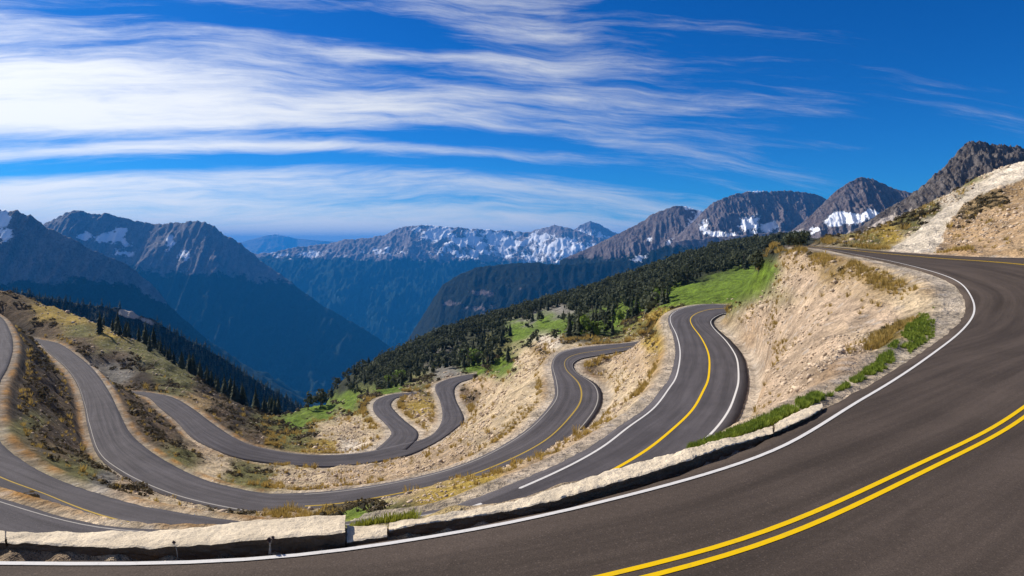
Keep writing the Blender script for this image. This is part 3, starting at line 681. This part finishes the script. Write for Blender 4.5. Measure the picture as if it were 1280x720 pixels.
pl = ((PU > 120) & (PU < 350)) * (Y > 262) * (Y < 420) * sstep(PU, 100, 260) * 1.0
specs = []      # x, y, z, height, kind, region
def region_add(pos, ii, hh, kinds, reg, seed):
    r = np.random.default_rng(seed)
    for p, i in zip(pos, ii): specs.append((p[0], p[1], p[2] - .3, hh * r.uniform(.6, 1.25), kinds[r.integers(len(kinds))], reg))
pos, ii = tree_pick(3600, pw, 31, 3.0); region_add(pos, ii, 8.5, [0, 1, 1, 1], 0, 1)
pos, ii = tree_pick(420, ps, 32, 3.5); region_add(pos, ii, 8, [0, 0, 1, 1, 2], 1, 2)
pos, ii = tree_pick(420, pl, 33, 4); region_add(pos, ii, 9, [0], 2, 3)
pe = PE * 1.0
pos, ii = tree_pick(420, pe, 36, 1.8); region_add(pos, ii, 3.4, [1, 1, 0], 0, 5)
hedge = ((PU > 985) & (PU < 1012)) * (Y > 112) * (Y < 150) * 1.0
pos, ii = tree_pick(16, hedge, 35, 1.8); region_add(pos, ii, 3.6, [1], 3, 4)
specs.sort(key=lambda s: -(s[3] / s[1]))
big, rest = specs[:290], specs[290:]
protos = {}
for kd_, (lst, mat) in {0: (con, M['needles']), 1: (bus, M['needles']), 2: (bus, M['brightleaf'])}.items():
    for j, (pv, pf) in enumerate(lst):
        o = mesh_np('crown', pv, pf, mat, False, link=False); protos[(kd_, j)] = o.data; bpy.data.objects.remove(o)
tv = [];
for i, (z_, w_) in enumerate(((-.05, .03), (.3, .022), (.8, .008))):
    for j in range(6): tv.append((w_ * math.cos(j * 1.047), w_ * math.sin(j * 1.047), z_))
tf = [(i * 6 + j, i * 6 + (j + 1) % 6, i * 6 + 6 + (j + 1) % 6, i * 6 + 6 + j) for i in range(2) for j in range(6)]
to = mesh_np('trunk', tv, tf, M['bark'], True, link=False); trunk_me = to.data; bpy.data.objects.remove(to)
NM = {0: 'conifer', 1: 'bushy_tree', 2: 'leafy_tree'}
LB = {(0, 0): 'dark pointed conifer in the wood above the green meadow', (1, 0): 'dark rounded tree in the wood above the green meadow',
      (0, 1): 'dark pointed conifer scattered among meadow patches below the wood', (1, 1): 'dark rounded tree scattered among meadow patches below the wood', (2, 1): 'bright yellow-green tree scattered among meadow patches below the wood',
      (0, 2): 'dark conifer rising behind the grassy ridge over the lowest bends', (1, 3): 'dark low bushy tree at the top of the pale scree spur'}
GR = {0: 'trees of the wood above the green meadow', 1: 'trees scattered among the meadow patches', 2: 'conifers behind the grassy ridge', 3: 'low trees at the top of the scree spur'}
rr = random.Random(5)
for q, (x, y, z, h, kk, reg) in enumerate(big):
    e = bpy.data.objects.new(NM[kk], None); col.objects.link(e); e.location = (x, y, z); e.rotation_euler = (0, 0, rr.uniform(0, 6.28)); e.scale = (h, h, h)
    tag(e, LB[(kk, reg)], 'tree', GR[reg])
    c_ = bpy.data.objects.new('crown', protos[(kk, rr.randrange(4))]); col.objects.link(c_); c_.parent = e
    t_ = bpy.data.objects.new('trunk', trunk_me); col.objects.link(t_); t_.parent = e
for kk, lst, mat in ((0, con, M['needles']), (1, bus, M['needles'])):
    rs = np.array([s[:4] for s in rest if (s[4] == 0) == (kk == 0)])
    if len(rs): tag(scatter_mesh('forest', *zip(*lst), rs[:, :3], rs[:, 3], mat, seed=40 + kk), 'far part of the dark wood on the valley side', 'forest', kind='stuff')

# ------------------------------------------------------------------ mountains
def smoothinterp(u, pts):
    pts = np.array(pts, float); return np.interp(u, pts[:, 0], pts[:, 1])
def mountain(name, prof, D, L, base, mat, tree_z, seed, snow=(), nt=520, ns=220, spur=.35, freq=1.0, jag=1.0, back=.35, rockpx=(), concave=1.5, lean=0.0, label=None, aniso=.55, scree=()):
    u0, u1 = prof[0][0], prof[-1][0]
    us = np.linspace(u0, u1, nt); s = np.concatenate([np.linspace(-back, 0, 30)[:-1], np.linspace(0, 1, ns) ** 1.15]); n2 = len(s)
    SS, UU = np.meshgrid(s, us, indexing='ij')
    Xc = (UU - U0) / F * D
    H = -(smoothinterp(UU, prof) - V0) / F * D
    Dx = D + L * .12 * fbm(Xc / (L * .8), Xc * 0, 3, seed + 9)      # a crest that wanders in depth
    scl = Dx / D
    Yw = Dx - SS * L; Xw = Xc + lean * SS * L; Hc = H * scl
    Xw = Xw * (1 + (scl - 1))
    q = np.abs(SS)
    f = np.where(SS >= 0, 1 - (1 - q) ** concave, q * 1.6)
    Zb = Hc + (base - Hc) * np.clip(f, 0, 1.2)
    rel = np.maximum(Hc - base, 50)
    g = freq / (L * .42)
    wx = fbm(Xw * g, Yw * g, 3, seed + 5) * .5
    rd = ridged(Xw * g * 1.6 + wx, Yw * g * aniso + wx, 6, seed, .58)
    env = np.clip(q * 4.0, 0, 1) * (1 - .55 * np.clip(q, 0, 1))
    Zb = Zb + (rd - .62) * rel * spur * env
    Zb = Zb + fbm(Xw * g * 9, Yw * g * 9, 4, seed + 2, .6) * rel * .035 * jag * (.35 + env)
    Zb = Zb + (ridged(Xw * g * 14, Yw * g * 6.4 * aniso, 4, seed + 4) - .6) * rel * .05 * jag * (.25 + env)
    o = mesh_np(name, np.stack([Xw, Yw, Zb], -1).reshape(-1, 3), gridfaces(n2, nt, False)[:, ::-1], mat)
    x, y, z = Xw.ravel(), Yw.ravel(), Zb.ravel()
    pu = x / y * F + U0; pv = V0 - z / y * F
    tz = tree_z(pu, pv, z) if callable(tree_z) else (z - tree_z) / 120 + .5
    for (a, b, ra, rb, st) in rockpx: tz = np.maximum(tz, st * np.exp(-(((pu - a) / ra) ** 2 + ((pv - b) / rb) ** 2)))
    fattr(o.data, 'rock', np.clip(tz, -.5, 1.5))
    sn = np.zeros(len(x))
    for (a, b, ra, rb, st) in snow: sn = np.maximum(sn, st * np.exp(-(((pu - a) / ra / 1.15) ** 2 + ((pv - b) / rb / 1.15) ** 2) ** .9))
    fattr(o.data, 'snow', sn)
    sc_ = np.zeros(len(x))
    for (a, b, ln, wd, an, st) in scree:
        du, dv = pu - a, pv - b; ca, sa = math.cos(R(an)), math.sin(R(an)); p1 = du * ca - dv * sa; p2 = du * sa + dv * ca
        sc_ = np.maximum(sc_, st * np.exp(-((p1 / ln) ** 2 + (p2 / wd) ** 2)))
    fattr(o.data, 'scree', sc_)
    tag(o, kind='structure', label=label); return o, (Xw, Yw, Zb)
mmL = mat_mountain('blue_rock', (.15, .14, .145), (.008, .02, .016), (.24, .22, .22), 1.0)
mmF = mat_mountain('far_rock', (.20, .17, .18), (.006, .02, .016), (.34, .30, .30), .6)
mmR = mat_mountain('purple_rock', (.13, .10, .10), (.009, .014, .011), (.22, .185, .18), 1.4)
mmN = mat_mountain('cliff_rock', (.085, .07, .064), (.03, .035, .018), (.20, .175, .16), 4.0, 1.0)
treeline = lambda v0, k=25: (lambda pu, pv, z: .5 + (v0 - pv) / k)
def tl(pts, k=22): return lambda pu, pv, z: .5 + (np.interp(pu, [p[0] for p in pts], [p[1] for p in pts]) - pv) / k
# far left
mountain('mountain', [(-700,250),(-400,235),(-200,262),(-120,250),(-60,270),(-20,262),(0,262),(20,263),(40,269),(60,284),(85,297),(110,309),(160,331),(190,355),(215,385),(260,425),(320,465),(380,500),(450,540)], 4200, 2300, -1500, mmL,
         tl([(0,355),(90,350),(150,350),(200,380)]), 101, [(5,280,9,22,.9),(-20,290,20,20,.7)], spur=.30, lean=-.15)
mountain('mountain', [(-300,300),(-100,290),(0,290),(30,288),(55,279),(75,268),(88,263),(97,261),(110,264),(150,270),(180,277),(200,279),(225,278),(250,276),(262,279),(280,292),(300,304),(320,319),(345,338),(370,357),(400,379),(440,402),(470,420),(520,455),(560,490)], 7200, 4200, -2500, mmL,
         tl([(0,330),(150,330),(200,342),(280,340),(320,352)]), 131, [(110,295,14,6,.75),(135,297,16,7,.95),(152,290,10,7,.9),(152,316,16,5,.8),(158,306,10,5,.7),(213,305,7,9,.75),(228,318,8,12,.7),(228,335,8,8,.5)], spur=.26)
# far centre
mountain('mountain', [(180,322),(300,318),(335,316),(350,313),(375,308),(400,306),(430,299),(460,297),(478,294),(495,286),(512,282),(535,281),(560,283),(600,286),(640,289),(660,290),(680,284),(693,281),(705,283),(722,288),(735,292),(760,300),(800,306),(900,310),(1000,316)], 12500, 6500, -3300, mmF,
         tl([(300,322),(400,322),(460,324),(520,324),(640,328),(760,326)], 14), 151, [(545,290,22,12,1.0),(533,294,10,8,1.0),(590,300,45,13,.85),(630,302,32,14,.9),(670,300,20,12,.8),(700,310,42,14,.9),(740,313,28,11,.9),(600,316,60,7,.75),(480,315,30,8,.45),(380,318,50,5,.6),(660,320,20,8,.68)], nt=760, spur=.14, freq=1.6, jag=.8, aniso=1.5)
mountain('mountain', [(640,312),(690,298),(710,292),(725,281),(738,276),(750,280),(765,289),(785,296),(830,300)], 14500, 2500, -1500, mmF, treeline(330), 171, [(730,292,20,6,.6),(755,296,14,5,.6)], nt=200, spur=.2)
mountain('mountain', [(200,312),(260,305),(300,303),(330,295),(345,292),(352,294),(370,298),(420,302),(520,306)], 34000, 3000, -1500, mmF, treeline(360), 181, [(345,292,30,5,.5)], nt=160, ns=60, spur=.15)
# dark forested slopes in the middle of the valley
mountain('mountain', [(330,560),(400,520),(450,490),(485,462),(510,425),(530,392),(553,355),(577,341),(607,331),(650,328),(700,330),(760,326),(800,318),(850,300),(900,296),(960,290),(1060,285),(1200,280)], 4600, 2600, -1900, mmR,
         tl([(500,300),(620,300),(760,300),(820,305),(900,312),(1000,330)], 16), 191, [(800,322,14,6,.5)], spur=.16, aniso=1.6, jag=.7, rockpx=[(605,366,22,5,.75),(565,380,18,5,.65),(600,385,25,5,.55),(625,392,20,5,.6),(640,360,20,4,.4)])
# right-hand peaks
mountain('mountain', [(700,325),(740,308),(760,298),(785,286),(800,278),(815,268),(830,261),(845,257),(858,258),(870,262),(885,266),(900,272),(960,280),(1040,295)], 5200, 1500, -750, mmR,
         tl([(760,322),(830,320),(880,318)], 14), 211, [(880,272,11,14,1.5),(872,285,10,11,1.4),(840,305,9,6,.75),(850,300,8,8,.6),(812,300,5,4,.4),(865,259,12,3,1.0)], nt=360, spur=.25)
mountain('mountain', [(840,300),(868,275),(880,262),(893,252),(905,247),(922,241),(945,238),(960,239),(985,238),(1005,240),(1022,243),(1035,250),(1060,262),(1100,270),(1180,280)], 5000, 1400, -600, mmR,
         tl([(850,330),(1000,335)], 14), 231, scree=[(950,298,30,4,15,.9),(990,300,30,4,20,.9)], snow=[(935,280,14,10,1.1),(960,284,16,6,1.0),(905,292,20,5,.8),(945,238,10,2.5,1.0),(988,292,20,4,.7),(880,285,7,12,.9)], nt=420, spur=.28, freq=1.5)
mountain('mountain', [(930,318),(960,306),(985,292),(1010,272),(1028,255),(1045,238),(1060,228),(1075,221),(1088,222),(1105,230),(1120,236),(1135,239),(1150,245),(1200,250),(1300,250)], 2900, 900, -300, mmR,
         tl([(930,340),(1100,345)], 14), 251, [(1065,272,22,6.5,1.2),(1048,277,14,5,1.0),(1090,268,14,5,1.1),(1000,292,24,4.5,1.0),(1020,287,10,4,.9)], scree=[(1055,297,22,4,30,1.0),(985,296,30,3.5,25,.8),(1030,304,20,3,20,.8),(1080,288,25,4,33,.9)], nt=420, spur=.26, freq=1.4)
mountain('mountain', [(990,318),(1020,310),(1050,296),(1080,281),(1105,262),(1125,252),(1140,241),(1155,230),(1168,218),(1178,210),(1190,197),(1200,186),(1207,179),(1216,175),(1226,176),(1236,180),(1260,181),(1280,184),(1330,190),(1400,170),(1600,150),(1900,170)], 950, 380, -60, mmN,
         tl([(1000,318),(1080,318),(1135,285),(1200,245),(1280,220)], 10), 271, [], scree=[(1092,288,36,6,34,1.5),(1065,303,26,4,28,1.4),(1125,272,20,3,40,1.1),(1040,309,16,2.5,20,.9)], nt=760, ns=280, spur=.45, freq=2.6, jag=2.2)
# forested foothill behind the left ridge
fh, G = mountain('hill', [(-600,345),(-200,352),(0,362),(60,372),(110,381),(150,384),(190,398),(225,420),(260,437),(300,462),(340,487),(380,512),(430,545),(500,590)], 1250, 500, -520, mmR,
         tl([(0,200),(500,200)], 14), 291, [], spur=.16, scree=[(160,392,16,6,-12,1.1),(185,402,14,5,-20,.8)], nt=400)
gx, gy, gz = (a.reshape(-1) for a in G)
r = np.random.default_rng(77); gu = gx / gy * F + U0; gv = V0 - gz / gy * F
ok = np.nonzero((gu > -60) & (gu < 520) & (gv < 600) & ~((abs(gu - 165) < 26) & (abs(gv - 396) < 11)))[0]
jj = r.choice(ok, 5200); tp = np.stack([gx[jj] + r.uniform(-4, 4, len(jj)), gy[jj] + r.uniform(-2, 2, len(jj)), gz[jj] - 1], 1)
tag(scatter_mesh('forest', *zip(*low), tp, r.uniform(9, 18, len(jj)), M['needles'], seed=78), 'dark conifer forest covering the hill behind the grassy ridge', 'forest', kind='stuff')
# valley floor to the horizon
vf = mesh_np('valley', [(-60000, -3000, -3400), (60000, -3000, -3400), (60000, 60000, -3400), (-60000, 60000, -3400)], [(0, 1, 2, 3)], mat_plain('valley_forest', (.015, .03, .02), .95, .4, .003, 0), False)
tag(vf, kind='structure')

# ------------------------------------------------------------------ haze
def box(name, a, b, mat):
    v = [(x, y, z) for x in (a[0], b[0]) for y in (a[1], b[1]) for z in (a[2], b[2])]
    return mesh_np(name, v, [(0,1,3,2),(4,6,7,5),(0,4,5,1),(2,3,7,6),(0,2,6,4),(1,5,7,3)], mat, False)
hm = bpy.data.materials.new('haze'); hm.use_nodes = True; hn = hm.node_tree; hn.nodes.clear()
ho = hn.nodes.new('ShaderNodeOutputMaterial'); pv_ = hn.nodes.new('ShaderNodeVolumePrincipled')
pv_.inputs['Color'].default_value = (.035, .36, 1.0, 1); pv_.inputs['Density'].default_value = 4.1e-5; pv_.inputs['Anisotropy'].default_value = 0
hn.links.new(pv_.outputs[0], ho.inputs['Volume'])
hz = box('haze', (-61000, -4000, -3401.5), (61000, 61000, 700), hm); tag(hz, kind='stuff')

# ------------------------------------------------------------------ sun and sky
SAZ, SEL = -58, 38            # degrees from the view axis (to the left), elevation
sun = bpy.data.lights.new('sun', 'SUN'); so = bpy.data.objects.new('sun', sun); col.objects.link(so)
sun.energy = 5.0; sun.angle = R(.5); sun.color = (1, .93, .82)
sd = Vector((math.sin(R(SAZ)) * math.cos(R(SEL)), math.cos(R(SAZ)) * math.cos(R(SEL)), math.sin(R(SEL))))
so.rotation_euler = (-sd).to_track_quat('-Z', 'Y').to_euler()
w = bpy.data.worlds.new('World'); sc.world = w; w.use_nodes = True; nt = w.node_tree; nt.nodes.clear(); n = N(nt)
out = n.n('ShaderNodeOutputWorld'); bg = n.n('ShaderNodeBackground'); nt.links.new(bg.outputs[0], out.inputs[0])
sky = n.n('ShaderNodeTexSky', sky_type='NISHITA'); sky.sun_disc = False; sky.sun_elevation = R(SEL); sky.sun_rotation = R(SAZ)
sky.altitude = 2500; sky.air_density = 1.0; sky.dust_density = 1.6; sky.ozone_density = 3.0
tc = n.n('ShaderNodeTexCoord').outputs['Generated']; sp = n.n('ShaderNodeSeparateXYZ'); n.put(sp.inputs[0], tc)
az = n.math('ARCTAN2', sp.outputs[0], sp.outputs[1]); el = n.math('ARCSINE', sp.outputs[2])
def vec(a, b, c=0.0):
    x = n.n('ShaderNodeCombineXYZ'); n.put(x.inputs[0], a); n.put(x.inputs[1], b); n.put(x.inputs[2], c); return x.outputs[0]
azc = n.math('ADD', az, .2)
e2 = n.math('ADD', el, n.math('MULTIPLY', n.math('MULTIPLY', azc, azc), .17))       # streaks arch gently over the valley
warp = n.noise(vec(n.math('MULTIPLY', az, 1.5), n.math('MULTIPLY', e2, 3.0)), 1.6, 3)
elw = n.math('ADD', e2, n.math('MULTIPLY', n.math('SUBTRACT', warp, .5), .07))
wisp = n.noise(vec(n.math('MULTIPLY', az, 1.7), n.math('MULTIPLY', elw, 22)), 1.5, 9, .62, .2)
fib = n.noise(vec(n.math('MULTIPLY', az, 5.0), n.math('MULTIPLY', elw, 42), 3.1), 1.6, 8, .7, .6)
tex = n.math('ADD', n.math('MULTIPLY', wisp, .72), n.math('MULTIPLY', fib, .28))
cover = n.math('SUBTRACT', .42, n.math('MULTIPLY', n.ramp(az, -.35, .55), .42))
def band(c, wd, a0, a1, amp, src):
    g = n.math('DIVIDE', n.math('SUBTRACT', src, c), wd); g = n.math('EXPONENT', n.math('MULTIPLY', n.math('MULTIPLY', g, g), -1.0))
    m = n.math('MULTIPLY', n.ramp(az, a0 - .12, a0 + .12), n.ramp(az, a1 - .15, a1 + .15, 1, 0))
    return n.math('MULTIPLY', n.math('MULTIPLY', g, m), amp)
tot = n.math('ADD', n.math('MULTIPLY', n.math('SUBTRACT', tex, .5), 3.5), cover)
for b_ in [(.01,.035,-1.6,.35,.55,el),(.2,.2,.42,1.6,-.22,el),(.185,.05,-1.6,-.32,.34,el),(.205,.040,-1.6,-.10,.36,elw),(.20,.05,-1.6,-.45,.40,elw),(.164,.009,-1.6,.08,-.60,e2),(.147,.006,-1.6,-.1,.36,e2),(.126,.010,-1.2,.35,-.62,e2),(.098,.012,-1.6,.2,.35,e2),(.03,.04,-1.6,.35,.50,el),(.062,.008,-1.6,.3,-.18,e2),
           (.315,.020,-.62,-.05,-.75,elw),(.42,.06,-.9,.0,.12,elw),(.34,.03,-.08,.15,.34,elw),(.28,.022,-.1,.2,.26,elw),(.20,.05,-.1,.3,.14,elw),(.25,.02,.3,.5,.25,elw),(.30,.025,.52,.8,.36,elw),(.5,.14,.1,.9,-.5,elw)]:
    tot = n.math('ADD', tot, band(*b_))
cl = n.ramp(tot, -.1, 1.42)
cl = n.math('MULTIPLY', cl, .95)
hs = n.n('ShaderNodeHueSaturation'); hs.inputs['Saturation'].default_value = 1.35; hs.inputs['Value'].default_value = 1.0; n.put(hs.inputs['Color'], sky.outputs[0])
tint = n.mix(1.0, hs.outputs[0], (.15, .64, 1.0), 'MULTIPLY')
glow = n.ramp(az, -.9, .3, 1.0, .66)
cv = n.n('ShaderNodeVectorMath', operation='SCALE'); cv.inputs[0].default_value = (11.2, 11.4, 11.6); n.put(cv.inputs[3], glow)
n.put(bg.inputs['Color'], n.mix(cl, tint, cv.outputs[0])); bg.inputs['Strength'].default_value = .076

# ------------------------------------------------------------------ render settings
sc.render.engine = 'CYCLES'
sc.view_settings.view_transform = 'Standard'; sc.view_settings.look = 'None'; sc.view_settings.gamma = 1; sc.view_settings.exposure = .45
sc.view_settings.use_curve_mapping = False
sc.cycles.use_denoising = True
try: sc.cycles.denoiser = 'OPENIMAGEDENOISE'
except Exception: pass
sc.cycles.max_bounces = 5; sc.cycles.diffuse_bounces = 2; sc.cycles.glossy_bounces = 2; sc.cycles.volume_bounces = 0; sc.cycles.transparent_max_bounces = 8
sc.cycles.sample_clamp_indirect = 5
